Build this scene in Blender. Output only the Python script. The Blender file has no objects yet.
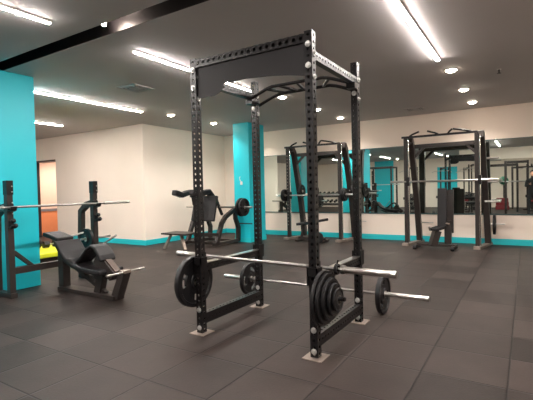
import bpy, bmesh, math, random
from mathutils import Vector, Matrix
random.seed(7)
S = bpy.context.scene
COL = S.collection
PI = math.pi

# ---------------------------------------------------------------- camera
yaw, pit, rol, CH = 0.562, -0.0248, -0.0229, 1.23
fw = Vector((-math.sin(yaw) * math.cos(pit), math.cos(yaw) * math.cos(pit), math.sin(pit)))
r0 = Vector((math.cos(yaw), math.sin(yaw), 0))
u0 = r0.cross(fw)
rr = r0 * math.cos(rol) + u0 * math.sin(rol)
uu = -r0 * math.sin(rol) + u0 * math.cos(rol)
cd = bpy.data.cameras.new('camera')
cam = bpy.data.objects.new('camera', cd)
COL.objects.link(cam)
cam.matrix_world = Matrix(((rr.x, uu.x, -fw.x, 0), (rr.y, uu.y, -fw.y, 0), (rr.z, uu.z, -fw.z, CH), (0, 0, 0, 1)))
cd.sensor_width = 36
cd.lens = 413.4 / 533 * 36
cd.clip_start = 0.05
S.camera = cam

# ---------------------------------------------------------------- world + exposure
STRIP = 120.0      # radiance of the ceiling light strips
SPOT = 44.0       # watts of one downlight
w = bpy.data.worlds.new('world')
S.world = w
w.use_nodes = True
w.node_tree.nodes['Background'].inputs[0].default_value = (1.0, 0.93, 0.88, 1)
w.node_tree.nodes['Background'].inputs[1].default_value = 0.25
S.view_settings.view_transform = 'Standard'
S.view_settings.look = 'None'
S.view_settings.gamma = 1
S.view_settings.exposure = 1.1
S.view_settings.use_curve_mapping = False

# ---------------------------------------------------------------- materials
def srgb(c):
    return tuple(((v / 255) / 12.92 if v / 255 <= .04045 else ((v / 255 + .055) / 1.055) ** 2.4) for v in c) + (1,)

def mat(name, rgb, rough=.5, metal=0., noise=.06, scale=8, bump=0., spec=.5, emit=None):
    m = bpy.data.materials.new(name)
    m.use_nodes = True
    nt = m.node_tree
    b = nt.nodes['Principled BSDF']
    c = srgb(rgb)
    b.inputs['Roughness'].default_value = rough
    b.inputs['Metallic'].default_value = metal
    b.inputs['Specular IOR Level'].default_value = spec
    tc = nt.nodes.new('ShaderNodeTexCoord')
    n = nt.nodes.new('ShaderNodeTexNoise')
    n.inputs['Scale'].default_value = scale
    n.inputs['Detail'].default_value = 4
    nt.links.new(tc.outputs['Object'], n.inputs['Vector'])
    mx = nt.nodes.new('ShaderNodeMix')
    mx.data_type = 'RGBA'
    mx.inputs['A'].default_value = tuple(max(0, v * (1 - noise * 2)) for v in c[:3]) + (1,)
    mx.inputs['B'].default_value = tuple(min(1, v * (1 + noise * 2)) for v in c[:3]) + (1,)
    nt.links.new(n.outputs['Fac'], mx.inputs['Factor'])
    nt.links.new(mx.outputs['Result'], b.inputs['Base Color'])
    if bump:
        bp = nt.nodes.new('ShaderNodeBump')
        bp.inputs['Strength'].default_value = bump
        bp.inputs['Distance'].default_value = .004
        n2 = nt.nodes.new('ShaderNodeTexNoise')
        n2.inputs['Scale'].default_value = scale * 12
        nt.links.new(tc.outputs['Object'], n2.inputs['Vector'])
        nt.links.new(n2.outputs['Fac'], bp.inputs['Height'])
        nt.links.new(bp.outputs['Normal'], b.inputs['Normal'])
    if emit:
        b.inputs['Emission Color'].default_value = srgb(emit[0])
        b.inputs['Emission Strength'].default_value = emit[1]
    return m

M = dict(
    wall=mat('cream_plaster', (240, 225, 212), .8, noise=.02, scale=2, bump=.1),
    teal=mat('teal_paint', (20, 190, 206), .45, noise=.02, scale=2),
    tealbase=mat('teal_skirting', (30, 190, 200), .5, noise=.03),
    ceil=mat('taupe_ceiling', (186, 180, 178), .75, noise=.03, scale=1.2, bump=.1),
    slot=mat('black_slot_paint', (26, 24, 26), .35, noise=.05),
    rack=mat('black_powder_coat', (19, 17, 18), .32, noise=.1, scale=20, bump=.05, spec=.35),
    rackpanel=mat('charcoal_powder_coat', (26, 24, 25), .55, noise=.05, scale=5, spec=.25),
    frame=mat('graphite_frame_paint', (46, 40, 38), .4, noise=.08, scale=9, spec=.35),
    vinyl=mat('black_vinyl', (27, 25, 27), .5, noise=.1, scale=15, bump=.3, spec=.3),
    rubber=mat('black_rubber', (18, 17, 19), .45, noise=.15, scale=20, bump=.2, spec=.35),
    steel=mat('brushed_steel', (200, 196, 192), .28, 1, noise=.05, scale=30),
    chrome=mat('chrome', (225, 222, 218), .12, 1, noise=.02),
    knurl=mat('knurled_steel', (150, 146, 143), .38, 1, noise=.12, scale=60),
    footlit=mat('lit_grey_foot', (120, 108, 100), .35, noise=.15, scale=12),  # smith foot grey, lightened so the light on its top is in the colour
    boltzinc=mat('bright_zinc', (190, 188, 186), .38, .6, noise=.05),
    zinc=mat('zinc_plate', (160, 146, 136), .45, .7, noise=.1, scale=15),
    door=mat('dark_door_jamb', (45, 40, 40), .5),
    peach=mat('peach_corridor_paint', (242, 206, 184), .7, noise=.02),
    orange=mat('orange_corridor_paint', (240, 150, 100), .7, noise=.02),
    rail=mat('grey_rail', (130, 128, 128), .5),
    yellow=mat('yellow_plastic', (222, 226, 40), .45, noise=.05),
    red=mat('red_vinyl', (120, 28, 34), .5),
    green=mat('green_rubber', (25, 100, 75), .5),
    white=mat('white_plastic', (235, 232, 228), .4, noise=.02),
    seam=mat('mirror_edge', (70, 96, 98), .3, .5),
    shirt=mat('black_cotton', (24, 24, 27), .85, noise=.1, scale=30),
    skin=mat('skin', (205, 155, 130), .6, noise=.03),
    label=mat('brown_label', (70, 52, 42), .5, noise=.2, scale=40),
    lamp=mat('strip_diffuser', (255, 250, 245), .5, noise=0, emit=((255, 247, 240), STRIP)),
    spot=mat('downlight_lens', (255, 245, 230), .5, noise=0, emit=((255, 236, 214), 45)),
)
# mirror glass
mm = bpy.data.materials.new('mirror_glass')
mm.use_nodes = True
b = mm.node_tree.nodes['Principled BSDF']
b.inputs['Metallic'].default_value = 1
b.inputs['Roughness'].default_value = .01
b.inputs['Base Color'].default_value = (.66, .74, .70, 1)
M['mirror'] = mm

# rubber tile floor: half metre tiles, thin seams, each tile its own tone, fine flecks
fm = bpy.data.materials.new('rubber_tiles')
fm.use_nodes = True
nt = fm.node_tree
pb = nt.nodes['Principled BSDF']
def N(t, **k):
    n = nt.nodes.new(t)
    for a, v in k.items():
        setattr(n, a, v)
    return n
def MATH(op, a, b_=None, c_=None):
    n = N('ShaderNodeMath', operation=op)
    for i, v in enumerate((a, b_, c_)):
        if v is None: continue
        if isinstance(v, (int, float)): n.inputs[i].default_value = v
        else: nt.links.new(v, n.inputs[i])
    return n.outputs[0]
geo = N('ShaderNodeNewGeometry')
sep = N('ShaderNodeSeparateXYZ')
nt.links.new(geo.outputs['Position'], sep.inputs[0])
gx = MATH('MULTIPLY', MATH('ADD', sep.outputs[0], .105 + 50), 2)
gy = MATH('MULTIPLY', MATH('ADD', sep.outputs[1], -.335 + 50), 2)
fx, fy = MATH('FRACT', gx), MATH('FRACT', gy)
ex = MATH('MINIMUM', fx, MATH('SUBTRACT', 1, fx))
ey = MATH('MINIMUM', fy, MATH('SUBTRACT', 1, fy))
edge = MATH('MINIMUM', ex, ey)
seam = MATH('SUBTRACT', 1, MATH('SMOOTH_MIN', MATH('MULTIPLY', edge, 55), 1, .1))
comb = N('ShaderNodeCombineXYZ')
nt.links.new(MATH('FLOOR', gx), comb.inputs[0])
nt.links.new(MATH('FLOOR', gy), comb.inputs[1])
wn = N('ShaderNodeTexWhiteNoise', noise_dimensions='3D')
nt.links.new(comb.outputs[0], wn.inputs['Vector'])
nz = N('ShaderNodeTexNoise'); nz.inputs['Scale'].default_value = 3.2; nz.inputs['Detail'].default_value = 6; nz.inputs['Roughness'].default_value = .6
nt.links.new(geo.outputs['Position'], nz.inputs['Vector'])
ng = N('ShaderNodeTexNoise'); ng.inputs['Scale'].default_value = 60; ng.inputs['Detail'].default_value = 3
nt.links.new(geo.outputs['Position'], ng.inputs['Vector'])
val = MATH('ADD', MATH('MULTIPLY', wn.outputs['Value'], .5), MATH('ADD', MATH('MULTIPLY', nz.outputs['Fac'], .62), MATH('MULTIPLY', ng.outputs['Fac'], .25)))
ramp = N('ShaderNodeValToRGB')
ramp.color_ramp.elements[0].position = .2; ramp.color_ramp.elements[0].color = srgb((27, 22, 20))
ramp.color_ramp.elements[1].position = 1.0; ramp.color_ramp.elements[1].color = srgb((60, 51, 48))
nt.links.new(val, ramp.inputs[0])
mx = N('ShaderNodeMix', data_type='RGBA')
nt.links.new(MATH('MULTIPLY', seam, .95), mx.inputs['Factor'])
nt.links.new(ramp.outputs[0], mx.inputs['A'])
mx.inputs['B'].default_value = srgb((8, 7, 7))
nt.links.new(mx.outputs['Result'], pb.inputs['Base Color'])
pb.inputs['Roughness'].default_value = .5
pb.inputs['Specular IOR Level'].default_value = .18
bp = N('ShaderNodeBump'); bp.inputs['Strength'].default_value = .35; bp.inputs['Distance'].default_value = .004
nt.links.new(MATH('SUBTRACT', MATH('MULTIPLY', ng.outputs['Fac'], .6), MATH('MULTIPLY', seam, 1.5)), bp.inputs['Height'])
nt.links.new(bp.outputs['Normal'], pb.inputs['Normal'])
M['floor'] = fm

# ---------------------------------------------------------------- mesh builder
def basis(d, up=(0, 0, 1)):
    d = Vector(d).normalized()
    up = Vector(up)
    if abs(d.dot(up)) > .99:
        up = Vector((0, 1, 0))
        if abs(d.dot(up)) > .99: up = Vector((1, 0, 0))
    s = d.cross(up).normalized()
    return d, s, s.cross(d).normalized()

class MB:
    def __init__(self): self.bm = bmesh.new()
    def face(self, vs):
        try: return self.bm.faces.new(vs)
        except ValueError: return None
    def box(self, lo, hi):
        v = [self.bm.verts.new((x, y, z)) for x in (lo[0], hi[0]) for y in (lo[1], hi[1]) for z in (lo[2], hi[2])]
        for f in ((0, 1, 3, 2), (4, 6, 7, 5), (0, 4, 5, 1), (2, 3, 7, 6), (0, 2, 6, 4), (1, 5, 7, 3)):
            self.face([v[i] for i in f])
        return self
    def beam(self, a, b, w=.06, h=.06, up=(0, 0, 1)):
        """rectangular bar from a to b, w across, h along 'up'"""
        a, b = Vector(a), Vector(b)
        d, s, u = basis(b - a, up)
        rings = []
        for p in (a, b):
            rings.append([self.bm.verts.new(p + s * x * w / 2 + u * y * h / 2) for x, y in ((-1, -1), (1, -1), (1, 1), (-1, 1))])
        for i in range(4):
            self.face((rings[0][i], rings[0][(i + 1) % 4], rings[1][(i + 1) % 4], rings[1][i]))
        self.face(rings[0][::-1]); self.face(rings[1])
        return self
    def tube(self, pts, r, seg=12):
        pts = [Vector(p) for p in pts]
        rings = []
        d0, s, u = basis(pts[1] - pts[0])
        for i, p in enumerate(pts):
            d = (pts[min(i + 1, len(pts) - 1)] - pts[max(i - 1, 0)]).normalized()
            s = (s - d * s.dot(d)).normalized()
            u = s.cross(d)
            ri = r[i] if isinstance(r, (list, tuple)) else r
            rings.append([self.bm.verts.new(p + (s * math.cos(a) + u * math.sin(a)) * ri) for a in [2 * PI * k / seg for k in range(seg)]])
        for A, B in zip(rings, rings[1:]):
            for i in range(seg):
                self.face((A[i], A[(i + 1) % seg], B[(i + 1) % seg], B[i]))
        self.face(rings[0][::-1]); self.face(rings[-1])
        return self
    def prism(self, prof, axis, lo, hi):
        """prof: 2-D outline; axis 'Y': prof=(x,z) extruded lo..hi in Y; 'X': prof=(y,z); 'Z': prof=(x,y)"""
        def P(p, t): return {'Y': (p[0], t, p[1]), 'X': (t, p[0], p[1]), 'Z': (p[0], p[1], t)}[axis]
        A = [self.bm.verts.new(P(p, lo)) for p in prof]
        B = [self.bm.verts.new(P(p, hi)) for p in prof]
        n = len(prof)
        for i in range(n): self.face((A[i], A[(i + 1) % n], B[(i + 1) % n], B[i]))
        self.face(A[::-1]); self.face(B)
        return self
    def strip(self, line, th, axis, lo, hi):
        """thick band following a 2-D polyline (pads, bent flats)"""
        n = len(line)
        top, bot = [], []
        for i, p in enumerate(line):
            a = Vector(line[max(i - 1, 0)]); b = Vector(line[min(i + 1, n - 1)])
            d = (b - a).normalized(); q = Vector((-d.y, d.x))
            top.append(tuple(Vector(p) + q * th / 2)); bot.append(tuple(Vector(p) - q * th / 2))
        def P(p, t): return {'Y': (p[0], t, p[1]), 'X': (t, p[0], p[1]), 'Z': (p[0], p[1], t)}[axis]
        g = [[self.bm.verts.new(P(p, t)) for p in ln] for ln, t in ((top, lo), (top, hi), (bot, hi), (bot, lo))]
        for k in range(4):
            A, B = g[k], g[(k + 1) % 4]
            for i in range(n - 1): self.face((A[i], A[i + 1], B[i + 1], B[i]))
        self.face([g[k][0] for k in range(4)]); self.face([g[k][-1] for k in (3, 2, 1, 0)])
        return self
    def perf(self, a, b, w, h, pitch=.05, r=.0095, up=(0, 0, 1), sides=(0, 1, 2, 3), slot=False):
        """hollow square tube with a round hole every pitch on the chosen sides"""
        a, b = Vector(a), Vector(b)
        L = (b - a).length
        d, s, u = basis(b - a, up)
        n = max(1, round(L / pitch)); p = L / n
        faces = [(s * w / 2, u, h), (u * h / 2, -s, w), (-s * w / 2, -u, h), (-u * h / 2, s, w)]
        for k, (off, cross, wid) in enumerate(faces):
            for i in range(n):
                c = a + d * p * (i + .5) + off
                if k in sides:
                    seg = 16
                    out, inn = [], []
                    for j in range(seg):
                        t = 2 * PI * j / seg
                        cx, sx = math.cos(t), math.sin(t)
                        m_ = max(abs(cx), abs(sx))
                        out.append(self.bm.verts.new(c + d * cx / m_ * p / 2 + cross * sx / m_ * wid / 2))
                        rx = r * (1.7 if slot else 1)
                        inn.append(self.bm.verts.new(c + d * cx * rx + cross * sx * r))
                    for j in range(seg):
                        q = (j + 1) % seg
                        self.face((out[j], out[q], inn[q], inn[j]))
                else:
                    self.face([self.bm.verts.new(c + d * x * p / 2 + cross * y * wid / 2) for x, y in ((-1, -1), (1, -1), (1, 1), (-1, 1))])
        bmesh.ops.remove_doubles(self.bm, verts=self.bm.verts, dist=.0004)
        self.shell = .004
        return self
    def disc(self, c, ax, rings, seg=48, mask=None):
        """body of revolution given as rings (radius, half thickness, offset); mask(ring, angle) cuts openings"""
        c = Vector(c); d, s, u = basis(ax)
        F, Bk = [], []
        for (r, t) in rings:
            F.append([self.bm.verts.new(c + (s * math.cos(a) + u * math.sin(a)) * r + d * t) for a in [2 * PI * k / seg for k in range(seg)]])
            Bk.append([self.bm.verts.new(c + (s * math.cos(a) + u * math.sin(a)) * r - d * t) for a in [2 * PI * k / seg for k in range(seg)]])
        n = len(rings) - 1
        on = [[not (mask and mask(i, 2 * PI * (j + .5) / seg)) for j in range(seg)] for i in range(n)]
        for i in range(n):
            for j in range(seg):
                if not on[i][j]: continue
                q = (j + 1) % seg
                self.face((F[i][j], F[i + 1][j], F[i + 1][q], F[i][q]))
                self.face((Bk[i][j], Bk[i][q], Bk[i + 1][q], Bk[i + 1][j]))
                if i == 0 or not on[i - 1][j]: self.face((F[i][j], F[i][q], Bk[i][q], Bk[i][j]))
                if i == n - 1 or not on[i + 1][j]: self.face((F[i + 1][q], F[i + 1][j], Bk[i + 1][j], Bk[i + 1][q]))
                if not on[i][q]: self.face((F[i][q], F[i + 1][q], Bk[i + 1][q], Bk[i][q]))
                if not on[i][(j - 1) % seg]: self.face((F[i][j], Bk[i][j], Bk[i + 1][j], F[i + 1][j]))
        return self
    def ball(self, c, r, sc=(1, 1, 1), seg=16):
        m_ = Matrix.Translation(c) @ Matrix.Diagonal((*sc, 1))
        bmesh.ops.create_uvsphere(self.bm, u_segments=seg, v_segments=seg // 2, radius=r, matrix=m_)
        return self
    def build(self, name, m, parent=None, bevel=0, seg=2, smooth=False):
        bmesh.ops.recalc_face_normals(self.bm, faces=self.bm.faces)
        me = bpy.data.meshes.new(name)
        self.bm.to_mesh(me); self.bm.free()
        me.materials.append(M[m] if isinstance(m, str) else m)
        o = bpy.data.objects.new(name, me)
        COL.objects.link(o)
        if parent is not None:
            o.parent = parent
            o.matrix_parent_inverse = Matrix.Translation(-parent.location) if parent.type == 'EMPTY' else Matrix.Identity(4)
        if smooth:
            for p in me.polygons: p.use_smooth = True
            try: me.set_sharp_from_angle(angle=math.radians(40))
            except Exception: pass
        if getattr(self, 'shell', 0):
            md = o.modifiers.new('wall', 'SOLIDIFY'); md.thickness = self.shell; md.offset = -1
        if bevel:
            md = o.modifiers.new('bevel', 'BEVEL'); md.width = bevel; md.segments = seg; md.limit_method = 'ANGLE'
        return o

def empty(name, loc, label, cat, group=None):
    o = bpy.data.objects.new(name, None)
    o.location = loc; o.empty_display_size = .1
    COL.objects.link(o)
    return tag(o, label, cat, group)
def tag(o, label, cat, group=None):
    o['label'] = label; o['category'] = cat
    if group: o['group'] = group
    return o
def copy_tree(o, loc, label, group=None):
    def rec(x, par):
        c = x.copy(); COL.objects.link(c)
        c.parent = par
        for ch in [k for k in KIDS.get(x.name, [])]:
            rec(ch, c)
        return c
    c = rec(o, None)
    c.location = loc; c['label'] = label
    if group: c['group'] = group
    return c
KIDS = {}
def index(root):
    """remember children so that copies can be made without operators"""
    for o in bpy.data.objects:
        if o.parent is not None:
            KIDS.setdefault(o.parent.name, [])
            if o not in KIDS[o.parent.name]: KIDS[o.parent.name].append(o)
def struct(name, mb, m, **k):
    o = mb.build(name, m, **k); o['kind'] = 'structure'; return o

# ---------------------------------------------------------------- the room
CZ = 2.82
XL, XR, YB, YF = -12.6, 3.2, 9.65, -6.2
struct('floor', MB().box((XL - .2, YF - .2, -.1), (XR + .2, YB + .2, 0)), 'floor')
c = MB()
c.box((XL - .2, YF - .2, CZ), (XR + .2, 2.52, CZ + .3))
c.box((XL - .2, 2.72, CZ), (XR + .2, YB + .2, CZ + .3))
struct('ceiling', c, 'ceil')
c = MB()
c.box((XL - .2, 2.52, CZ + .17), (XR + .2, 2.72, CZ + .3))
c.box((XL - .2, 2.52, CZ + .001), (XR + .2, 2.522, CZ + .17))
c.box((XL - .2, 2.716, CZ + .001), (XR + .2, 2.72, CZ + .17))
struct('trim_1', c, 'slot')
struct('wall_back', MB().box((-7.7, YB, 0), (XR + .2, YB + .2, CZ)), 'wall')
struct('wall_left', MB().box((-7.7, 6.8, 0), (-7.5, YB, CZ)), 'wall')
DX0, DX1 = -12.0, -11.02
c = MB()
c.box((DX1, 6.6, 0), (-7.5, 6.8, CZ)); c.box((XL, 6.6, 0), (DX0, 6.66, CZ)); c.box((DX0, 6.6, 2.2), (DX1, 6.8, CZ))
struct('wall_side', c, 'wall')
struct('wall_far_left', MB().box((XL - .2, YF, 0), (XL, 10.5, CZ)), 'wall')
struct('wall_front', MB().box((XL - .2, YF - .2, 0), (XR + .2, YF, CZ)), 'wall')
struct('wall_right', MB().box((XR, YF, 0), (XR + .2, YB, CZ)), 'wall')
struct('wall_bulkhead', MB().box((-2.6, -1.65, 2.32), (XR, -1.45, CZ)), 'wall')
# corridor past the door opening
struct('floor_corridor', MB().box((XL, YB + .2, -.1), (-7.5, 10.7, 0)), 'floor')
struct('ceiling_corridor', MB().box((XL, YB + .2, CZ - .2), (-7.5, 10.7, CZ + .1)), 'ceil')
c = MB().box((XL, 8.6, .84), (-8.5, 8.75, CZ))
struct('wall_corridor', c, 'peach')
struct('wall_corridor_dado', MB().box((XL, 8.585, 0), (-8.5, 8.75, .8)), 'orange')
struct('trim_2', MB().box((XL, 8.57, .8), (-8.5, 8.75, .85)), 'rail')
struct('wall_corridor_left', MB().box((XL, 6.66, .80), (XL + .02, 8.6, CZ)), 'peach')
struct('wall_corridor_left_dado', MB().box((XL, 6.66, 0), (XL + .02, 8.585, .72)), 'orange')
struct('trim_4', MB().box((XL, 6.66, .72), (XL + .04, 8.57, .80)), 'rail')
struct('wall_corridor_end', MB().box((-8.5, 6.8, 0), (-8.35, 8.75, CZ)), 'peach')
c = MB()
c.box((DX0, 6.585, 0), (DX0 + .03, 6.68, 2.2)); c.box((DX0, 6.57, 2.16), (DX1, 6.83, 2.2))
struct('trim_3', c, 'door')
# skirtings
BH = .12
struct('baseboard_back', MB().box((-7.5, YB - .015, 0), (XR, YB, BH)), 'tealbase')
struct('baseboard_left', MB().box((-7.5, 6.585, 0), (-7.485, YB, BH)), 'tealbase')
struct('baseboard_side', MB().box((DX1, 6.585, 0), (-7.5, 6.6, BH)), 'tealbase')
# teal pillars
struct('wall_pillar_left', MB().box((-6.55, 2.05, 0), (-5.62, 3.1, CZ)), 'teal', bevel=.006)
struct('wall_pillar_rear', MB().box((-5.94, 7.99, 0), (-5.49, 8.655, CZ)), 'teal', bevel=.006)
struct('baseboard_pillar', MB().box((-5.95, 7.98, 0), (-5.48, 8.665, .1)), 'tealbase')
struct('wall_panel_teal', MB().box((-8.0, YF, 0), (-6.85, YF + .05, CZ)), 'teal')
struct('wall_panel_teal_far', MB().box((-4.35, YF, 0), (-3.3, YF + .05, 2.3)), 'teal')

# mirror
t = empty('wall_mirror', (-3, YB, .62), 'wide frameless wall mirror along the back wall above the teal skirting', 'mirror')
MB().box((-6.15, YB - .012, .63), (1.6, YB - .004, 2.14)).build('glass', 'mirror', t)
c = MB(); c.box((-6.17, YB - .016, .605), (1.62, YB - .001, .63)); c.box((-6.17, YB - .016, 2.14), (1.62, YB - .001, 2.152)); c.box((-6.17, YB - .016, .63), (-6.15, YB - .001, 2.14))
c.build('edge_channel', 'seam', t)

# ---------------------------------------------------------------- ceiling lights
KX = {-.93: 'right-hand', -3.69: 'middle', -6.34: 'left-hand', -9.0: 'far left', 1.8: 'row right of the frame'}
first = None
for X in (-.93, -3.69, -6.34, -9.0, 1.8):
    for Y0, Y1, where in ((3.17, 5.58, 'beyond the black ceiling slot'), (-.2, 2.2, 'on the camera side of the black ceiling slot'), (-3.6, -1.9, 'behind the camera')):
        lab = {(-.93, 3.17): 'long white light strip at upper right of the ceiling, beside the rack',
               (-3.69, 3.17): 'long white light strip whose far end runs behind the black rack top',
               (-6.34, 3.17): 'long white light strip starting beside the teal pillar, near the square vent',
               (-9.0, 3.17): 'short-looking white light strip low beside the teal pillar',
               (-3.69, -.2): 'white light strip at the top left corner before the black slot'}.get((X, Y0), 'white ceiling light strip, %s row, %s' % (KX[X], where))
        t = empty('ceiling_light_strip', (X, (Y0 + Y1) / 2, CZ), lab, 'ceiling light', 'linear ceiling lights')
        MB().box((X - .024, Y0 - .01, CZ - .02), (X + .024, Y1 + .01, CZ + .002)).build('housing', 'white', t)
        MB().box((X - .018, Y0, CZ - .0265), (X + .018, Y1, CZ - .02)).build('diffuser', 'lamp', t)

def downlight(X, Y, lab, power=SPOT, z=CZ):
    t = empty('downlight', (X, Y, z), lab, 'ceiling light', 'round downlights')
    MB().disc((X, Y, z - .004), (0, 0, 1), [(.068, .004), (.08, .006), (.09, .003)], 32).build('trim_ring', 'white', t)
    MB().ball((X, Y, z - .006), .066, (1, 1, .42), 24).build('lens', 'spot', t, smooth=True)
    l = bpy.data.lights.new('downlight_lamp', 'SPOT')
    l.energy = power; l.color = (1, .93, .86); l.spot_size = 2.4; l.spot_blend = .8; l.shadow_soft_size = .05
    lo = bpy.data.objects.new('lamp', l); COL.objects.link(lo); lo.location = (0, 0, -.05); lo.parent = t
rown = {-.87: 'right row', -3.55: 'middle row', -6.2: 'left row', 1.8: 'unseen right row', -9.0: 'far left row'}
for X in (-.87, -3.55, -6.2):
    for Y, n in ((6.22, 'nearest'), (7.6, 'second'), (8.85, 'farthest, by the back wall')):
        downlight(X, Y, 'glowing round downlight, %s of the %s' % (n, rown[X]))
for X in (1.8,):
    downlight(X, 7.6, 'glowing round downlight of the %s' % rown[X])
for X in (-.87, -3.55, -6.2):
    downlight(X, -4.6, 'round downlight at the far end of the mirrored room, %s' % rown[X])
downlight(-11.6, 7.5, 'small round light in the peach corridor beyond the doorway', 120)
# small spot inside the black slot, aimed along the slot
t = empty('slot_spotlight', (-3.47, 2.62, CZ + .17), 'small spotlight glowing inside the black ceiling slot', 'spotlight')
MB().tube([(-3.47, 2.60, CZ + .17), (-3.47, 2.60, CZ + .10)], .012).build('stem', 'slot', t)
MB().tube([(-3.50, 2.595, CZ + .105), (-3.455, 2.595, CZ + .06)], .028, 16).build('head', 'slot', t)
MB().ball((-3.45, 2.60, CZ + .052), .026).build('bulb', 'spot', t)
l = bpy.data.lights.new('slot_lamp', 'POINT'); l.energy = 5; l.color = (1, .8, .68); l.shadow_soft_size = .02
lo = bpy.data.objects.new('lamp', l); COL.objects.link(lo); lo.location = (.06, -.07, -.09); lo.parent = t

# vents and sprinkler
def vent(X, Y, lab, s=.2):
    t = empty('ceiling_vent', (X, Y, CZ), lab, 'air vent', 'square ceiling vents')
    c = MB()
    for a, b_ in (((-s, -s), (s, -s + .03)), ((-s, s - .03), (s, s)), ((-s, -s), (-s + .03, s)), ((s - .03, -s), (s, s))):
        c.box((X + a[0], Y + a[1], CZ - .012), (X + b_[0], Y + b_[1], CZ + .001))
    c.build('frame', 'ceil', t)
    MB().box((X - s + .03, Y - s + .03, CZ - .002), (X + s - .03, Y + s - .03, CZ - .0005)).build('backing', 'slot', t)
    c = MB()
    for k, q in enumerate((.15, .11, .07)):
        for sx, sy, ex_, ey_ in ((-q, -q, q, -q), (q, -q, q, q), (q, q, -q, q), (-q, q, -q, -q)):
            c.beam((X + sx, Y + sy, CZ - .008), (X + ex_, Y + ey_, CZ - .008), .02, .004)
    c.box((X - .05, Y - .05, CZ - .01), (X + .05, Y + .05, CZ - .006))
    c.build('louvres', 'ceil', t)
vent(-5.02, 4.32, 'square louvred ceiling vent near the left light strip')
vent(-1.93, 8.87, 'square louvred ceiling vent above the right machine by the back wall')
t = empty('sprinkler', (-.313, 6.6, CZ), 'small dark fire sprinkler hanging from the ceiling at right', 'sprinkler')
MB().tube([(-.313, 6.6, CZ), (-.313, 6.6, CZ - .05)], .012).build('stem', 'frame', t)
MB().disc((-.313, 6.6, CZ - .055), (0, 0, 1), [(.001, .003), (.028, .002)], 16).build('deflector', 'frame', t)
MB().disc((-.313, 6.6, CZ - .002), (0, 0, 1), [(.012, .003), (.03, .002)], 16).build('escutcheon', 'white', t)
t = empty('wall_hook', (-5.72, 7.99, 1.5), 'small white hook fitting on the rear teal pillar', 'hook')
MB().box((-5.75, 7.975, 1.36), (-5.69, 7.99, 1.44)).build('plate', 'white', t, bevel=.004)
MB().tube([(-5.72, 7.98, 1.44), (-5.72, 7.93, 1.47), (-5.72, 7.91, 1.53), (-5.72, 7.94, 1.55)], .008).build('hook_arm', 'white', t)

# ---------------------------------------------------------------- weight plates and bars
def weight_plate(c_, ax, R, th, lab, grips=3, ph=.5, group=None, name='weight_plate'):
    t = empty(name, c_, lab, 'weight plate', group)
    g = R > .16 and grips
    rings = [(.0262, th * .5), (.055, th * .5), (.062, th * .28), (R * .46, th * .26), (R * .74, th * .26), (R * .82, th * .3), (R * .86, th * .5), (R * .985, th * .5), (R, th * .4)]
    def mask(i, a):
        return bool(g) and i == 3 and False or (bool(g) and i in (3,) and ((a + ph) % (2 * PI / grips)) < 2 * PI / grips * .42)
    if g:
        rings = [(.0262, th * .5), (.055, th * .5), (.062, th * .28), (R * .50, th * .26), (R * .72, th * .26), (R * .82, th * .3), (R * .86, th * .5), (R * .985, th * .5), (R, th * .4)]
    MB().disc(c_, ax, rings, 60, mask if g else None).build('disc', 'rubber', t, smooth=True)
    MB().disc(c_, ax, [(.0262, th * .52), (.034, th * .53)], 24).build('hub_ring', 'steel', t, smooth=True)
    return t

def barbell(a, b, lab, sl=.42, sr=.42, r=.014, rs=.025, name='barbell', collars=True):
    a, b = Vector(a), Vector(b); d = (b - a).normalized()
    t = empty(name, (a + b) / 2, lab, 'barbell')
    MB().tube([a + d * sl * .9, b - d * sr * .9], r, 16).build('shaft', 'knurl', t, smooth=True)
    for p, q in ((a, a + d * sl), (b, b - d * sr)):
        MB().tube([p, p.lerp(q, .02), q], [rs * .9, rs, rs], 20).build('sleeve', 'steel', t, smooth=True)
        if collars:
            e = (q - p).normalized()
            MB().tube([q - e * .01, q + e * .02], rs * 1.35, 20).build('shoulder_collar', 'steel', t, smooth=True)
    return t

# ---------------------------------------------------------------- power rack
FX, BX = -2.37 - .03, -1.28 - .03      # post centres (near right corner was measured)
FY, BY = 2.68 + .03, 3.60 + .03
RH = 2.352
rack = empty('power_rack', ((FX + BX) / 2, (FY + BY) / 2, 0), 'tall black perforated steel power rack in the centre of the gym', 'power rack')
for x in (FX, BX):
    for y in (FY, BY):
        u = MB().perf((x, y, .005), (x, y, RH), .06, .06, .05, .0115, up=(0, 1, 0)).build('upright', 'rack', rack)
        MB().box((x - .031, y - .031, RH), (x + .031, y + .031, RH + .004)).build('top_cap', 'rack', u)
        MB().box((x - .078, y - .078, 0), (x + .078, y + .078, .006)).build('foot_plate', 'zinc', rack, bevel=.002)
def bolt(p, ax, r=.022):
    p = Vector(p); ax = Vector(ax)
    c = MB(); c.tube([p, p + ax * .004], r, 16); c.tube([p + ax * .003, p + ax * .014], r * .72, 6); c.tube([p + ax * .012, p + ax * .018], r * .35, 8)
    c.build('bolt', 'boltzinc', rack)
for x in (FX, BX):
    for z in (.05, .205, 2.11, 2.262):
        bolt((x, FY - .03, z), (0, -1, 0))
    for z in (.05, .205, 2.08, 2.20):
        bolt((x, BY - .03, z), (0, -1, 0), .023)
for y in (FY, BY):
    bolt((BX + .03, y, 2.20), (1, 0, 0)); bolt((BX + .03, y, 2.03), (1, 0, 0), .018)
    bolt((FX + .03, y, 2.20), (1, 0, 0), .018); bolt((FX + .03, y, 2.02), (1, 0, 0), .022)
MB().perf((FX + .03, FY, 2.31), (BX - .03, FY, 2.31), .05, .065, .056, .0150, sides=(0,)).build('top_crossmember', 'rack', rack)
pr = []
x0, x1 = FX + .031, BX - .031
pr += [(x0, 2.28), (x0, 2.02), (x0 + .16, 2.02)]
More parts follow.
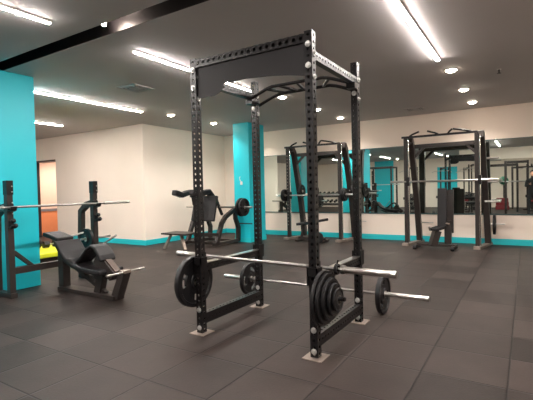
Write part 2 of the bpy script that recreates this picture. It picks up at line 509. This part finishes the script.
for k in range(9):
    a = PI / 2 * k / 8
    pr.append((x0 + .16 + .12 * math.sin(a) , 2.02 + .085 * (1 - math.cos(a)) ))
pr += [(x0 + .5, 2.108), (x0 + .75, 2.09), (x0 + .9, 2.07), (x1, 2.045), (x1, 2.28)]
MB().prism(pr, 'Y', FY - .012, FY - .006).build('header_panel', 'rackpanel', rack)
for x in (FX, BX):
    MB().perf((x, FY + .03, 2.19), (x, BY - .03, 2.19), .05, .06, .05, .0095, sides=(0, 2), slot=False).build('side_crossmember', 'rack', rack)
    MB().perf((x, FY + .03, .125), (x, BY - .03, .125), .06, .09, .05, .0085, sides=(0, 1, 2, 3)).build('base_crossmember', 'rack', rack)
    # safety spotter beam hung between the posts
    sp = MB().perf((x, FY + .03, .572), (x, BY - .03, .572), .05, .06, .05, .008, sides=(0, 2)).build('safety_spotter', 'rack', rack)
    c = MB(); c.box((x - .03, FY + .031, .602), (x + .03, BY - .031, .610)); c.build('top_strip', 'steel', sp)  # bright steel strip along the top of the spotter beam
    for y in (FY, BY):
        c = MB(); c.box((x - .042, y - .042, .53), (x - .031, y + .042, .66)); c.box((x + .031, y - .042, .53), (x + .042, y + .042, .66))
        c.box((x - .042, y - (.042 if y == FY else -.031), .60), (x + .042, y + (-.031 if y == FY else .042), .66))
        c.build('mount_bracket', 'rack', sp)
# arched multi-grip pull-up bar at the back
arch = []
for yo, zz in ((BY - .10, 2.205), (BY + .06, 2.165)):
    pts = []
    for k in range(17):
        s_ = k / 16
        x = FX + (BX - FX) * s_
        pts.append((x, yo, zz - .05 + .095 * min(1, math.sin(PI * s_) * 1.5)))
    arch.append(pts)
c = MB()
for pts in arch: c.tube(pts, .016, 12)
pu = c.build('pull_up_bar', 'rack', rack, smooth=True)
for k0, k1 in ((3, 5), (5, 7), (8, 8), (11, 9), (13, 11)):
    MB().tube([arch[0][k0], arch[1][k1]], .014, 10).build('grip', 'rack', pu, smooth=True)
for x in (FX, BX):
    MB().box((x - .04, BY - .12, 2.11), (x + .04, BY - .031, 2.16)).build('pull_up_bracket', 'rack', rack)
# J hooks for the upper bar and low pegs
for x, s_ in ((FX, 1), (BX, -1)):
    prf = [(FY + .031, .72), (FY + .031, .60), (FY + .05, .60), (FY + .05, .635)]
    MB().prism([(FY + .031, .70), (FY + .031, .575), (FY + .045, .575), (FY + .045, .70)], 'X', x - .03, x + .03).build('hook', 'rack', rack)
MB().tube([(BX + .03, FY, .452), (BX + .235, FY, .452)], .0155, 16).build('storage_peg', 'rack', rack, smooth=True)
MB().tube([(FX - .03, FY, .452), (FX - .24, FY, .452)], .0155, 16).build('storage_peg', 'rack', rack, smooth=True)

# bar on the spotters, bar on the floor behind
barbell((-2.80, 2.845, .650), (-.755, 2.845, .628), 'long steel barbell resting across the safety arms inside the rack', .25, .38, name='barbell')
for xx in (-1.19,):
    t = empty('bar_collar', (xx, 2.845, .633), 'black spring clamp on the right sleeve of the upper barbell', 'bar collar')
    MB().disc((xx, 2.845, .633), (1, 0, 0), [(.0255, .012), (.038, .012), (.04, .009)], 24).build('clamp_ring', 'rubber', t, smooth=True)
    MB().tube([(xx, 2.845, .668), (xx + .01, 2.845, .70)], .006).build('lever', 'rubber', t)
barbell((-3.13, 3.98, .19), (-.765, 3.98, .19), 'steel barbell lying behind the rack with one black plate at each end', .44, .47)
weight_plate((-2.76, 3.98, .19), (1, 0, 0), .189, .04, 'black grip plate on the left end of the low barbell behind the rack', group='plates on the low barbell')
weight_plate((-1.19, 3.98, .19), (1, 0, 0), .189, .045, 'black grip plate on the right end of the low barbell, outside the rack', ph=1.2, group='plates on the low barbell')
# stored plates
weight_plate((FX - .075, FY, .452 - .009), (1, 0, 0), .224, .05, 'large black grip plate stored low on the left front post of the rack', ph=.2)
xs = BX + .055
for R, th, lab in ((.198, .026, 'largest black plate of the rack stack, innermost against the right front post'),
                   (.180, .024, 'second black plate of the rack stack, just in front of the largest'),
                   (.150, .026, 'middle-sized black plate of the rack stack on the right front post'),
                   (.116, .024, 'small black plate of the rack stack, second from outside'),
                   (.084, .02, 'smallest black plate, outermost of the stack on the rack peg')):
    weight_plate((xs + th / 2, FY, .452 - .009), (1, 0, 0), R, th, lab, ph=1.0, group='plates stacked on the rack peg')
    xs += th + .004

# ---------------------------------------------------------------- olympic bench station at the left
PX, PYa, PYb = -5.25, 2.54, 3.69
bn = empty('decline_bench', (-4.9, 3.1, 0), 'dark grey weight bench with black pads and twin bar uprights beside the teal pillar', 'weight bench')
for y in (PYa, PYb):
    up_ = MB().beam((PX, y, 0), (PX, y, 1.40), .07, .08, up=(1, 0, 0)).build('upright', 'frame', bn, bevel=.005)
    MB().box((PX - .045, y - .038, 1.24), (PX + .05, y + .038, 1.41)).build('top_sleeve', 'rack', up_, bevel=.004)
    for k in range(6):
        z = 1.34 - k * .065
        if k in (2,): continue
        c = MB().tube([(PX + .05, y + .02, z), (PX + .055, y + .02, z)], .008, 10); c.build('hole_plug', 'steel', up_)
    c = MB().strip([(PX + .045, 1.13), (PX + .045, 1.06), (PX + .075, 1.045), (PX + .11, 1.055), (PX + .125, 1.10)], .016, 'Y', y - .035, y + .035)
    c.build('bar_hook', 'rack', up_, bevel=.003)
    c = MB().strip([(PX + .045, .93), (PX + .045, .86), (PX + .08, .845), (PX + .11, .88)], .02, 'Y', y - .03, y + .03)
    c.ball((PX + .1, y, .93), .028); c.ball((PX + .1, y + .02, .87), .03)
    c.build('spotter_hook', 'rubber', up_)
    c = MB(); c.strip([(PX - .02, 1.10), (PX - .16, 1.07), (PX - .29, .98), (PX - .32, .5), (PX - .325, .06)], .085, 'Y', y - .035, y + .035)
    c.build('rear_strut', 'frame', bn, bevel=.004)
    MB().box((PX - .36, y - .04, 0), (PX + .06, y + .04, .06)).build('foot_beam', 'frame', bn, bevel=.004)
MB().box((PX - .035, PYa + .035, .28), (PX + .035, PYb - .035, .36)).build('cross_beam', 'frame', bn, bevel=.004)
for y, s_ in ((PYa, 1),):
    MB().beam((PX, y + s_ * .035, .55), (PX, y + s_ * .27, .33), .045, .05, up=(1, 0, 0)).build('brace', 'frame', bn, bevel=.003)
MB().box((-5.1, 3.02, 0), (-4.0, 3.18, .05)).build('base_rail', 'frame', bn, bevel=.004)
MB().box((-5.12, 3.05, .03), (-5.01, 3.15, .56)).build('rear_leg', 'frame', bn, bevel=.005)
MB().prism([(-4.10, 0), (-3.98, 0), (-3.83, .33), (-3.93, .33)], 'Y', 3.05, 3.15).build('front_leg', 'frame', bn, bevel=.005)
MB().prism([(-4.42, .03), (-4.30, .03), (-4.18, .42), (-4.30, .42)], 'Y', 3.06, 3.14).build('middle_leg', 'frame', bn, bevel=.005)
MB().beam((-4.85, 3.1, .33), (-4.22, 3.1, .05), .05, .04).build('diagonal_strut', 'frame', bn)
MB().beam((-5.02, 3.1, .53), (-4.7, 3.1, .33), .05, .05).build('pad_support', 'frame', bn)
MB().beam((-4.7, 3.1, .30), (-4.2, 3.1, .25), .06, .05).build('pad_support', 'frame', bn)
MB().strip([(-5.36, .715), (-5.2, .69), (-5.03, .65)], .055, 'Y', 2.99, 3.23).build('head_pad', 'vinyl', bn, bevel=.02, seg=4)
MB().tube([(-5.16, 3.2, .66), (-5.16, 3.45, .70)], .012).build('adjust_lever', 'steel', bn)
MB().strip([(-5.0, .635), (-4.95, .585), (-4.88, .50), (-4.78, .42), (-4.65, .365), (-4.5, .335), (-4.3, .32), (-4.12, .32)], .06, 'Y', 2.93, 3.28).build('back_pad', 'vinyl', bn, bevel=.022, seg=4)
MB().strip([(-4.68, .38), (-4.56, .46), (-4.44, .565), (-4.36, .61), (-4.29, .59), (-4.21, .50), (-4.18, .44)], .042, 'Y', 2.99, 3.21).build('seat_pad', 'vinyl', bn, bevel=.022, seg=4)
c = MB().prism([(-4.29, .53), (-4.38, .40), (-4.08, .22), (-3.98, .30)], 'Y', 3.04, 3.16).build('foot_bracket', 'frame', bn, bevel=.004)
MB().beam((-4.2, 3.1, .475), (-4.0, 3.1, .325), .08, .012).build('sticker_panel', 'label', c)
MB().tube([(-3.86, 2.84, .33), (-3.86, 3.36, .335)], .0135, 14).build('foot_bar', 'steel', bn, smooth=True)
MB().box((-3.91, 3.05, .32), (-3.83, 3.15, .355)).build('foot_bar_clamp', 'zinc', bn, bevel=.004)
MB().tube([(-4.72, 3.12, .42), (-4.42, 3.42, .70)], .012).build('grip_lever', 'steel', bn)
MB().tube([(PX, PYb + .04, .60), (PX, PYb + .26, .60)], .016).build('plate_peg', 'steel', bn)
MB().tube([(PX, PYb - .04, .60), (PX, PYb - .22, .60)], .016).build('plate_peg', 'steel', bn)
weight_plate((PX, PYb - .13, .592), (0, 1, 0), .15, .04, 'black weight plate stored on the far upright of the left bench', ph=.9)
barbell((-5.162, 2.0, 1.092), (-5.158, 4.24, 1.092), 'steel barbell racked on the uprights of the left bench', .42, .42, rs=.018)

# yellow step with black weights, beyond the bench
t = empty('aerobic_step', (-7.6, 4.35, 0), 'yellow low step platform on the floor behind the left bench', 'step platform')
MB().box((-8.1, 3.75, .03), (-7.2, 4.75, .13)).build('riser', 'frame', t, bevel=.02)
MB().box((-8.15, 3.7, .125), (-7.1, 4.8, .21)).build('deck', 'yellow', t, bevel=.02, seg=3)
for x in (-8.0, -7.3):
    MB().box((x - .08, 3.8, 0), (x + .08, 4.7, .03)).build('foot', 'rubber', t)
t = empty('kettlebell', (-7.75, 4.2, .21), 'black kettlebell standing on the yellow step', 'kettlebell')
MB().ball((-7.75, 4.2, .32), .115, (1, 1, .95), 20).build('body', 'rubber', t, smooth=True)
MB().tube([(-7.82, 4.2, .40), (-7.83, 4.2, .47), (-7.79, 4.2, .51), (-7.71, 4.2, .51), (-7.67, 4.2, .47), (-7.68, 4.2, .40)], .016).build('handle', 'rubber', t, smooth=True)
t = empty('hex_dumbbell', (-7.75, 4.5, .21), 'black dumbbell lying on the yellow step behind the kettlebell', 'dumbbell')
for y in (4.42, 4.62):
    MB().tube([(-7.8, y - .05, .28), (-7.8, y + .05, .28)], .07, 6).build('head', 'rubber', t)
MB().tube([(-7.8, 4.46, .28), (-7.8, 4.58, .28)], .015).build('handle', 'steel', t)

# ---------------------------------------------------------------- plate-loaded squat machine by the left wall
sq = empty('squat_machine', (-6.4, 7.2, 0), 'dark plate-loaded squat machine with foot platform and shoulder pads near the teal pillar', 'gym machine')
for x in (-6.68, -6.08):
    for y, dx in ((6.44, 0),):
        MB().beam((x, y - .04, 0), (x * .5 - 3.19, y + .02, .31), .06, .05).build('platform_leg', 'zinc' if y < 6.5 else 'frame', sq)
MB().box((-6.72, 6.34, .31), (-6.0, 6.80, .345)).build('foot_platform', 'frame', sq, bevel=.006)
for x in (-6.66, -5.80):
    MB().box((x - .04, 7.0, .02), (x + .04, 7.93, .09)).build('base_rail', 'frame', sq, bevel=.004)
    MB().beam((max(x, -6.08), 6.7, .30), (max(x, -6.08), 7.25, .26), .05, .06).build('base_strut', 'frame', sq)
    MB().strip([(7.1, .06), (7.3, .50), (7.45, .64), (7.82, .80)], .09, 'X', x - .04, x + .04).build('side_arm', 'frame', sq, bevel=.004)
    MB().strip([(7.91, .05), (7.93, .35), (7.82, .58), (7.82, .84)], .09, 'X', x - .04, x + .04).build('rear_leg', 'frame', sq, bevel=.004)
MB().box((-6.66, 7.05, .04), (-5.80, 7.12, .10)).build('base_cross', 'frame', sq)
MB().box((-6.66, 7.83, .02), (-5.80, 7.9, .08)).build('base_cross', 'frame', sq)
MB().beam((-6.38, 7.08, .1), (-6.38, 7.30, 1.0), .08, .08, up=(1, 0, 0)).build('centre_post', 'frame', sq)
MB().beam((-6.14, 7.05, .56), (-6.14, 7.2, 1.12), .66, .07, up=(0, 1, 0)).build('back_pad', 'vinyl', sq, bevel=.02, seg=3)
for x in (-6.62, -6.1):
    MB().strip([(6.66, 1.215), (6.78, 1.19), (6.90, 1.15), (7.05, 1.19), (7.22, 1.22), (7.34, 1.1), (7.38, .9)], .12, 'X', x - .07, x + .07).build('shoulder_pad', 'vinyl', sq, bevel=.025, seg=3)
    MB().strip([(7.2, 1.12), (7.5, 1.05), (7.62, .80), (7.7, .66)], .05, 'X', x - .025, x + .025).build('lever_arm', 'frame', sq)
MB().tube([(-7.12, 7.6, .85), (-5.16, 7.6, .85)], .022, 14).build('weight_horn', 'steel', sq, smooth=True)
MB().tube([(-5.78, 7.9, .45), (-5.38, 7.9, .45)], .014, 10).build('storage_peg', 'frame', sq)
for k, x in enumerate((-5.46, -5.39)):
    weight_plate((x, 7.6, .85 - .0), (1, 0, 0), .21 - .01 * k, .05, ('inner' if k == 0 else 'outer') + ' black plate on the right horn of the squat machine', ph=.4, group='plates on the squat machine')

# ---------------------------------------------------------------- smith machines on the back wall
def smith(x0, x1, barz, lab, side):
    t = empty('smith_machine', ((x0 + x1) / 2, 9.1, 0), lab, 'smith machine', 'smith machines by the mirror')
    F, Bk = 8.92, 9.46
    for x in (x0, x1):
        u = MB().box((x - .035, F - .04, .03), (x + .035, F + .04, 2.25)).build('front_upright', 'frame', t, bevel=.004)
        for k in range(22 if (x == x0 and not side) else 0): MB().box((x - .008, F - .043, .35 + k * .08), (x + .008, F - .0395, .375 + k * .08)).build('catch_slot', 'zinc', u)
        c = MB().strip([(F + .03, 2.215), (F + .10, 2.20), (F + .16, 2.12), (F + .2, 1.98), (9.36, .9), (Bk, .05)], .13, 'X', x + .02, x + .13)
        for v in c.bm.verts: v.co.x += (2.2 - v.co.z) / 2.2 * .07
        c.build('rear_upright', 'frame', t, bevel=.006)
        MB().prism([(x - .05, F - .16), (x + .06, F - .16), (x + .22, 9.6), (x + .10, 9.6)], 'Z', 0, .05).build('base_foot', 'footlit', t, bevel=.004)
        MB().box((x - .055, F - .2, 0), (x + .065, F - .08, .058)).build('foot_cap', 'zinc', t, bevel=.004)
        MB().tube([(x + .055, F - .01, .06), (x + .055, F - .01, 2.2)], .014, 12).build('guide_rod', 'chrome', t, smooth=True)
        MB().tube([(x + .16, 9.42, .44), (x + .44, 9.42, .44)], .012, 10).build('storage_peg', 'steel', t)
        # corner gusset of the rear frame
        sgn = 1 if x == x0 else -1
        MB().beam((x + .06, 9.14, 1.78), (x + .06 + sgn * .27, 9.14, 2.05), .05, .05).build('gusset', 'frame', t)
    MB().box((x0 - .08, F - .03, 2.235), (x1 + .02, F + .03, 2.275)).build('top_beam', 'rack', t, bevel=.004)
    MB().box((x0 + .02, 9.10, 2.03), (x1 + .08, 9.17, 2.11)).build('rear_crossbar', 'frame', t, bevel=.004)
    for f, dx, dy in ((.06, .2, -.06), (.48, -.2, -.05), (.62, .08, -.05), (.93, -.32, -.06)):
        xx = x0 + (x1 - x0) * f
        MB().tube([(xx, F, 2.27), (xx + dx * .3, F + dy * .5, 2.30), (xx + dx, F + dy, 2.345)], .019, 10).build('pull_up_handle', 'rack', t, smooth=True)
    # carriage: bar, sleeves, hooks
    by = F - .09
    br = MB().tube([(x0 - .05, by, barz), (x1 + .05, by, barz)], .015, 14).build('smith_bar', 'steel', t, smooth=True)
    for a, b_ in ((x0 - .30, x0 - .05), (x1 + .05, x1 + .36)):
        MB().tube([(a, by, barz), (b_, by, barz)], .024, 16).build('sleeve', 'steel', br, smooth=True)
    for x in (x0, x1):
        MB().box((x + .025, by - .03, barz - .09), (x + .085, F + .02, barz + .09)).build('carriage', 'rack', br, bevel=.005)
    if not side:
        for x in (x0, x1):
            MB().tube([(x + .10, 9.24, 1.17), (x + .24, 9.24, 1.17)], .0155, 12).build('storage_peg', 'steel', t, smooth=True)
    if side:
        for z in (.9, 1.29, 1.75):
            MB().tube([(x1 + .10, 9.2 + (1.75 - z) * .12, z), (x1 + .36, 9.2 + (1.75 - z) * .12, z)], .02, 12).build('storage_peg', 'steel', t, smooth=True)
    return t
smith(-4.97, -3.62, 1.08, 'graphite smith machine framed by the rack posts, with plates on its bar', False)
smith(-2.14, -.81, 1.33, 'graphite smith machine at right of the back wall with an unloaded bar', True)
weight_plate((-5.04, 8.83, 1.08), (1, 0, 0), .15, .05, 'black plate on the left sleeve of the left smith machine', ph=.4, group='smith machine plates')
weight_plate((-3.505, 8.83, 1.08), (1, 0, 0), .15, .05, 'inner black plate on the right sleeve of the left smith machine', ph=.4, group='smith machine plates')
weight_plate((-3.455, 8.83, 1.08), (1, 0, 0), .14, .036, 'outer black plate on the right sleeve of the left smith machine', ph=.9, group='smith machine plates')
weight_plate((-.55, 9.42, .44 - .012), (1, 0, 0), .20, .045, 'black plate stored low on the rear of the right smith machine', ph=.4)

for x, sd in ((-4.765, 'left'), (-3.415, 'right')):
    weight_plate((x, 9.24, 1.17), (1, 0, 0), .165, .045, 'black plate stored high on the %s rear post of the left smith machine' % sd, ph=.4)
# bench inside the left smith machine (flat, along X)
t = empty('flat_bench', (-4.3, 8.62, 0), 'low padded bench standing inside the left smith machine', 'weight bench')
MB().strip([(-4.55, .41), (-4.36, .42), (-4.32, .44), (-3.85, .52)], .06, 'Y', 8.48, 8.76).build('pad', 'vinyl', t, bevel=.015, seg=3)
MB().box((-4.55, 8.59, .05), (-3.87, 8.65, .11)).build('base_rail', 'frame', t)
for x in (-4.52, -3.9):
    MB().box((x - .03, 8.42, .015), (x + .03, 8.82, .06)).build('cross_foot', 'frame', t)
MB().beam((-4.48, 8.62, .08), (-4.42, 8.62, .40), .05, .05).build('leg', 'frame', t)
MB().beam((-4.02, 8.62, .08), (-4.2, 8.62, .42), .05, .05).build('leg', 'frame', t)
MB().disc((-3.95, 8.39, .13), (0, 1, 0), [(.01, .02), (.10, .02), (.13, .018)], 24).build('wheel', 'rubber', t, smooth=True)
for y in (8.45, 8.79):
    MB().tube([(-4.3, y, .36), (-4.3, y, .28)], .01).build('bolt_rod', 'frame', t)

# upright bench in front of the right smith machine
t = empty('adjustable_bench', (-1.5, 8.6, 0), 'black adjustable bench with its back raised upright under the right smith bar', 'weight bench')
MB().beam((-1.40, 8.62, .42), (-1.40, 8.70, 1.18), .17, .06, up=(0, 1, 0)).build('back_pad', 'vinyl', t, bevel=.015, seg=3)
MB().beam((-1.29, 8.78, .30), (-1.29, 8.83, 1.15), .15, .05, up=(0, 1, 0)).build('back_frame', 'frame', t)
MB().beam((-1.54, 8.45, .38), (-1.42, 8.62, .42), .22, .05).build('seat_pad', 'vinyl', t, bevel=.012)
MB().beam((-1.56, 8.5, .07), (-1.48, 8.55, .36), .16, .12).build('seat_post', 'frame', t)
MB().box((-1.36, 8.62, .10), (-1.24, 8.72, .55)).build('rear_post', 'frame', t)
MB().box((-1.86, 8.52, .05), (-1.16, 8.60, .10)).build('base_rail', 'frame', t)
for x in (-1.86, -1.18):
    MB().box((x - .03, 8.35, .03), (x + .03, 8.80, .08)).build('cross_foot', 'frame', t)
    for y in (8.36, 8.79):
        MB().tube([(x - .03, y, .04), (x + .03, y, .04)], .04, 14).build('caster', 'rubber', t)
MB().tube([(-1.60, 8.5, .36), (-1.60, 8.42, .44)], .014).build('grab_handle', 'steel', t)
MB().tube([(-1.32, 8.60, .5), (-1.26, 8.52, .5)], .016).build('adjust_knob', 'zinc', t)

# ---------------------------------------------------------------- equipment behind the camera, seen in the mirror
def cage(x, y, w_, d_, h, lab, name='squat_rack'):
    t = empty(name, (x, y, 0), lab, 'rack')
    for sx in (-1, 1):
        for sy in (-1, 1):
            MB().box((x + sx * w_ / 2 - .035, y + sy * d_ / 2 - .035, 0), (x + sx * w_ / 2 + .035, y + sy * d_ / 2 + .035, h)).build('upright', 'frame', t)
        MB().box((x + sx * w_ / 2 - .03, y - d_ / 2, h - .08), (x + sx * w_ / 2 + .03, y + d_ / 2, h - .01)).build('top_rail', 'frame', t)
        MB().box((x + sx * w_ / 2 - .03, y - d_ / 2, .02), (x + sx * w_ / 2 + .03, y + d_ / 2, .08)).build('base_rail', 'frame', t)
    for sy in (-1, 1):
        MB().box((x - w_ / 2, y + sy * d_ / 2 - .03, h - .08), (x + w_ / 2, y + sy * d_ / 2 + .03, h - .01)).build('top_crossbar', 'frame', t)
    MB().tube([(x - w_ / 2 - .4, y + d_ / 2, 1.35), (x + w_ / 2 + .4, y + d_ / 2, 1.35)], .02).build('rest_bar', 'steel', t)
    return t
cage(-6.2, -1.6, 1.2, 1.0, 2.25, 'graphite squat rack reflected in the mirror left of the right smith machine')
cage(-1.0, -2.6, 1.3, 1.1, 2.15, 'graphite rack reflected at the right end of the mirror')
def cable(x, y, lab, col='red'):
    t = empty('cable_machine', (x, y, 0), lab, 'gym machine')
    MB().box((x - .1, y - .35, 0), (x + .1, y + .9, .06)).build('base_rail', 'frame', t)
    MB().box((x - .35, y - .35, 0), (x + .35, y - .27, .06)).build('rear_foot', 'frame', t)
    for s_ in (-.18, .18):
        MB().box((x + s_ - .03, y - .3, .04), (x + s_ + .03, y - .22, 2.15)).build('mast', 'frame', t)
    c = MB()
    for k in range(14): c.box((x - .13, y - .31, .12 + k * .055), (x + .13, y - .2, .165 + k * .055))
    c.build('weight_stack', 'rubber', t)
    MB().beam((x, y - .26, 2.13), (x, y + .6, 2.05), .07, .08).build('top_arm', 'frame', t)
    MB().tube([(x - .45, y + .55, 1.88), (x - .3, y + .55, 1.95), (x + .3, y + .55, 1.95), (x + .45, y + .55, 1.88)], .015).build('pull_bar', 'steel', t)
    MB().tube([(x, y + .55, 1.95), (x, y + .55, 2.05)], .006).build('cable', 'frame', t)
    MB().box((x - .17, y + .3, .42), (x + .17, y + .72, .50)).build('seat_pad', col, t, bevel=.02)
    MB().box((x - .04, y + .48, .04), (x + .04, y + .56, .42)).build('seat_post', 'frame', t)
    MB().tube([(x - .25, y + .62, .68), (x + .25, y + .62, .68)], .06).build('thigh_roller', 'vinyl', t, smooth=True)
    MB().box((x - .03, y + .58, .42), (x + .03, y + .62, .66)).build('roller_post', 'frame', t)
    return t
cable(-4.6, -1.0, 'lat pulldown machine reflected between the two smith machines', 'vinyl')
cable(-7.6, -3.6, 'dark lat pulldown machine farther back in the reflection beside teal wall', 'vinyl')
cable(.2, -3.3, 'lat pulldown machine with a red seat at the right end of the reflection')
cable(-2.6, -4.4, 'lat pulldown machine with a red seat reflected through the right smith machine')
for i, (x, y, lab) in enumerate(((-1.0, -5.3, 'green exercise ball on its stand at the right end of the mirror'),
                                (-1.75, -5.4, 'green exercise ball farther left on its stand in the reflection'))):
    zb = 1.42
    tag(MB().ball((x, y, zb), .22, seg=24).build('exercise_ball', 'green', smooth=True), lab, 'exercise ball')
    s_ = empty('ball_stand', (x, y, 0), 'dark tubular stand holding the green ball, ' + ('right' if i == 0 else 'left') + ' one in the reflection', 'stand')
    MB().tube([(x, y, 0), (x, y, 1.18)], .03).build('post', 'frame', s_)
    MB().disc((x, y, 1.19), (0, 0, 1), [(.01, .008), (.12, .008)], 20).build('cradle', 'frame', s_)
    MB().disc((x, y, .012), (0, 0, 1), [(.01, .01), (.25, .01)], 20).build('foot_disc', 'frame', s_)
for k, w_ in enumerate(('bottom', 'middle', 'top')):
    z = .001 + k * .19
    tag(MB().box((-1.3 + .02 * k, -4.1, z), (-.72 - .02 * k, -3.8, z + .185)).build('foam_block', 'red', bevel=.02), 'red foam block, %s of the stack reflected at the mirror right end' % w_, 'foam block', 'stacked red foam blocks')
cage(-.15, -4.9, .9, .9, 2.1, 'narrow graphite rack behind the red foam blocks in the reflection')
cable(-3.5, -2.9, 'lat pulldown machine nearest the right smith machine in the reflection', 'vinyl')
cable(-2.0, -.95, 'lat pulldown machine with dark pads behind the mirrored rack', 'vinyl')
cage(-.35, -1.0, .8, .7, 2.2, 'graphite rack reflected beside the person at the mirror right end')
# dumbbell rack
t = empty('dumbbell_rack', (-8.6, -.4, 0), 'two-tier dumbbell rack reflected beside the teal pillar', 'rack')
for x in (-9.6, -7.6):
    MB().beam((x, -.15, 0), (x, -.6, 1.0), .06, .06, up=(1, 0, 0)).build('side_frame', 'frame', t)
for z, y in ((.42, -.32), (.82, -.5)):
    MB().beam((-9.65, y, z), (-7.55, y, z), .25, .04, up=(0, .3, 1)).build('shelf', 'frame', t)
n = 0
for z, y in ((.42, -.32), (.82, -.5)):
    for k in range(8):
        x = -9.4 + k * .24
        d = empty('dumbbell', (x, y, z), 'black dumbbell on the %s tier of the reflected dumbbell rack' % ('lower' if z < .6 else 'upper'), 'dumbbell', 'dumbbells on the %s tier' % ('lower' if z < .6 else 'upper'))
        MB().tube([(x, y - .05, z + .175), (x, y + .05, z + .145)], .014).build('handle', 'steel', d)
        for s_ in (-1, 1):
            MB().tube([(x, y + s_ * .05, z + .16 - .015 * s_), (x, y + s_ * .13, z + .16 - .035 * s_)], .06, 6).build('head', 'rubber', d)

# ---------------------------------------------------------------- photographer, reflected at the right edge of the mirror
def skinned(name, chain, m, parent, sub=2):
    """chain: list of (co, radius, parent_index)"""
    me = bpy.data.meshes.new(name)
    me.from_pydata([c_[0] for c_ in chain], [(c_[2], i) for i, c_ in enumerate(chain) if c_[2] is not None], [])
    o = bpy.data.objects.new(name, me); COL.objects.link(o)
    me.materials.append(M[m])
    o.modifiers.new('skin', 'SKIN')
    if not me.skin_vertices: me.attributes.new('skin', 'FLOAT_VECTOR', 'POINT')
    for i, c_ in enumerate(chain):
        me.skin_vertices[0].data[i].radius = (c_[1], c_[1]) if not isinstance(c_[1], tuple) else c_[1]
        me.skin_vertices[0].data[i].use_root = (i == 0)
    s_ = o.modifiers.new('sub', 'SUBSURF'); s_.levels = sub; s_.render_levels = sub
    for p in me.polygons: p.use_smooth = True
    o.parent = parent
    if parent is not None: o.matrix_parent_inverse = Matrix.Translation(-parent.location)
    return o
px, py = .2, -.45
pt = empty('person', (px, py, 0), 'person in dark clothes holding up a phone, reflected at the mirror right edge', 'person')
body = [((px, py, .95), (.15, .10), None), ((px, py, 1.15), (.13, .09), 0), ((px, py, 1.36), (.16, .10), 1), ((px, py, 1.46), (.06, .06), 2), ((px, py + .01, 1.53), (.05, .05), 3), ((px, py + .015, 1.62), (.078, .092), 4), ((px, py + .01, 1.71), (.065, .075), 5)]
for s_ in (-1, 1):
    k = len(body)
    body += [((px + s_ * .10, py, .86), (.09, .09), 0), ((px + s_ * .11, py + .02, .48), .058, k), ((px + s_ * .12, py - .01, .09), .04, k + 1), ((px + s_ * .13, py + .13, .035), .034, k + 2)]
    k = len(body)
    body += [((px + s_ * .19, py, 1.38), .055, 2), ((px + s_ * .24, py + .05, 1.12), .042, k), ((px + s_ * .10, py + .25, 1.21), .032, k + 1)]
skinned('body', body, 'shirt', pt)
c = MB().ball((px, py + .02, 1.635), .098, (.82, .92, 1.15), 20); c.ball((px, py + .115, 1.62), .018, (1, 1, 1.4)); c.ball((px - .085, py + .01, 1.63), .02, (.5, 1, 1.4)); c.ball((px + .085, py + .01, 1.63), .02, (.5, 1, 1.4))
c.build('face', 'skin', pt, smooth=True)
MB().ball((px, py - .005, 1.66), .108, (.86, .92, 1.08), 20).build('hair', 'shirt', pt, smooth=True)
for s_ in (-1, 1):
    ch = [((px + s_ * .10, py + .25, 1.21), .03, None), ((px + s_ * .085, py + .31, 1.225), (.034, .02), 0)]
    for q in range(4):
        k = len(ch)
        ch += [((px + s_ * .075, py + .345, 1.195 + .018 * q), .0095, 1), ((px + s_ * .05, py + .37 - .004 * q, 1.195 + .018 * q), .008, k)]
    k = len(ch)
    ch += [((px + s_ * .07, py + .31, 1.26), .011, 1), ((px + s_ * .055, py + .33, 1.275), .009, k)]
    skinned('hand', ch, 'skin', pt, 1)
t = MB().box((px - .075, py + .345, 1.19), (px + .075, py + .353, 1.262)).build('phone', 'rack', bevel=.003)
tag(t, 'dark phone held up by the reflected person', 'phone')
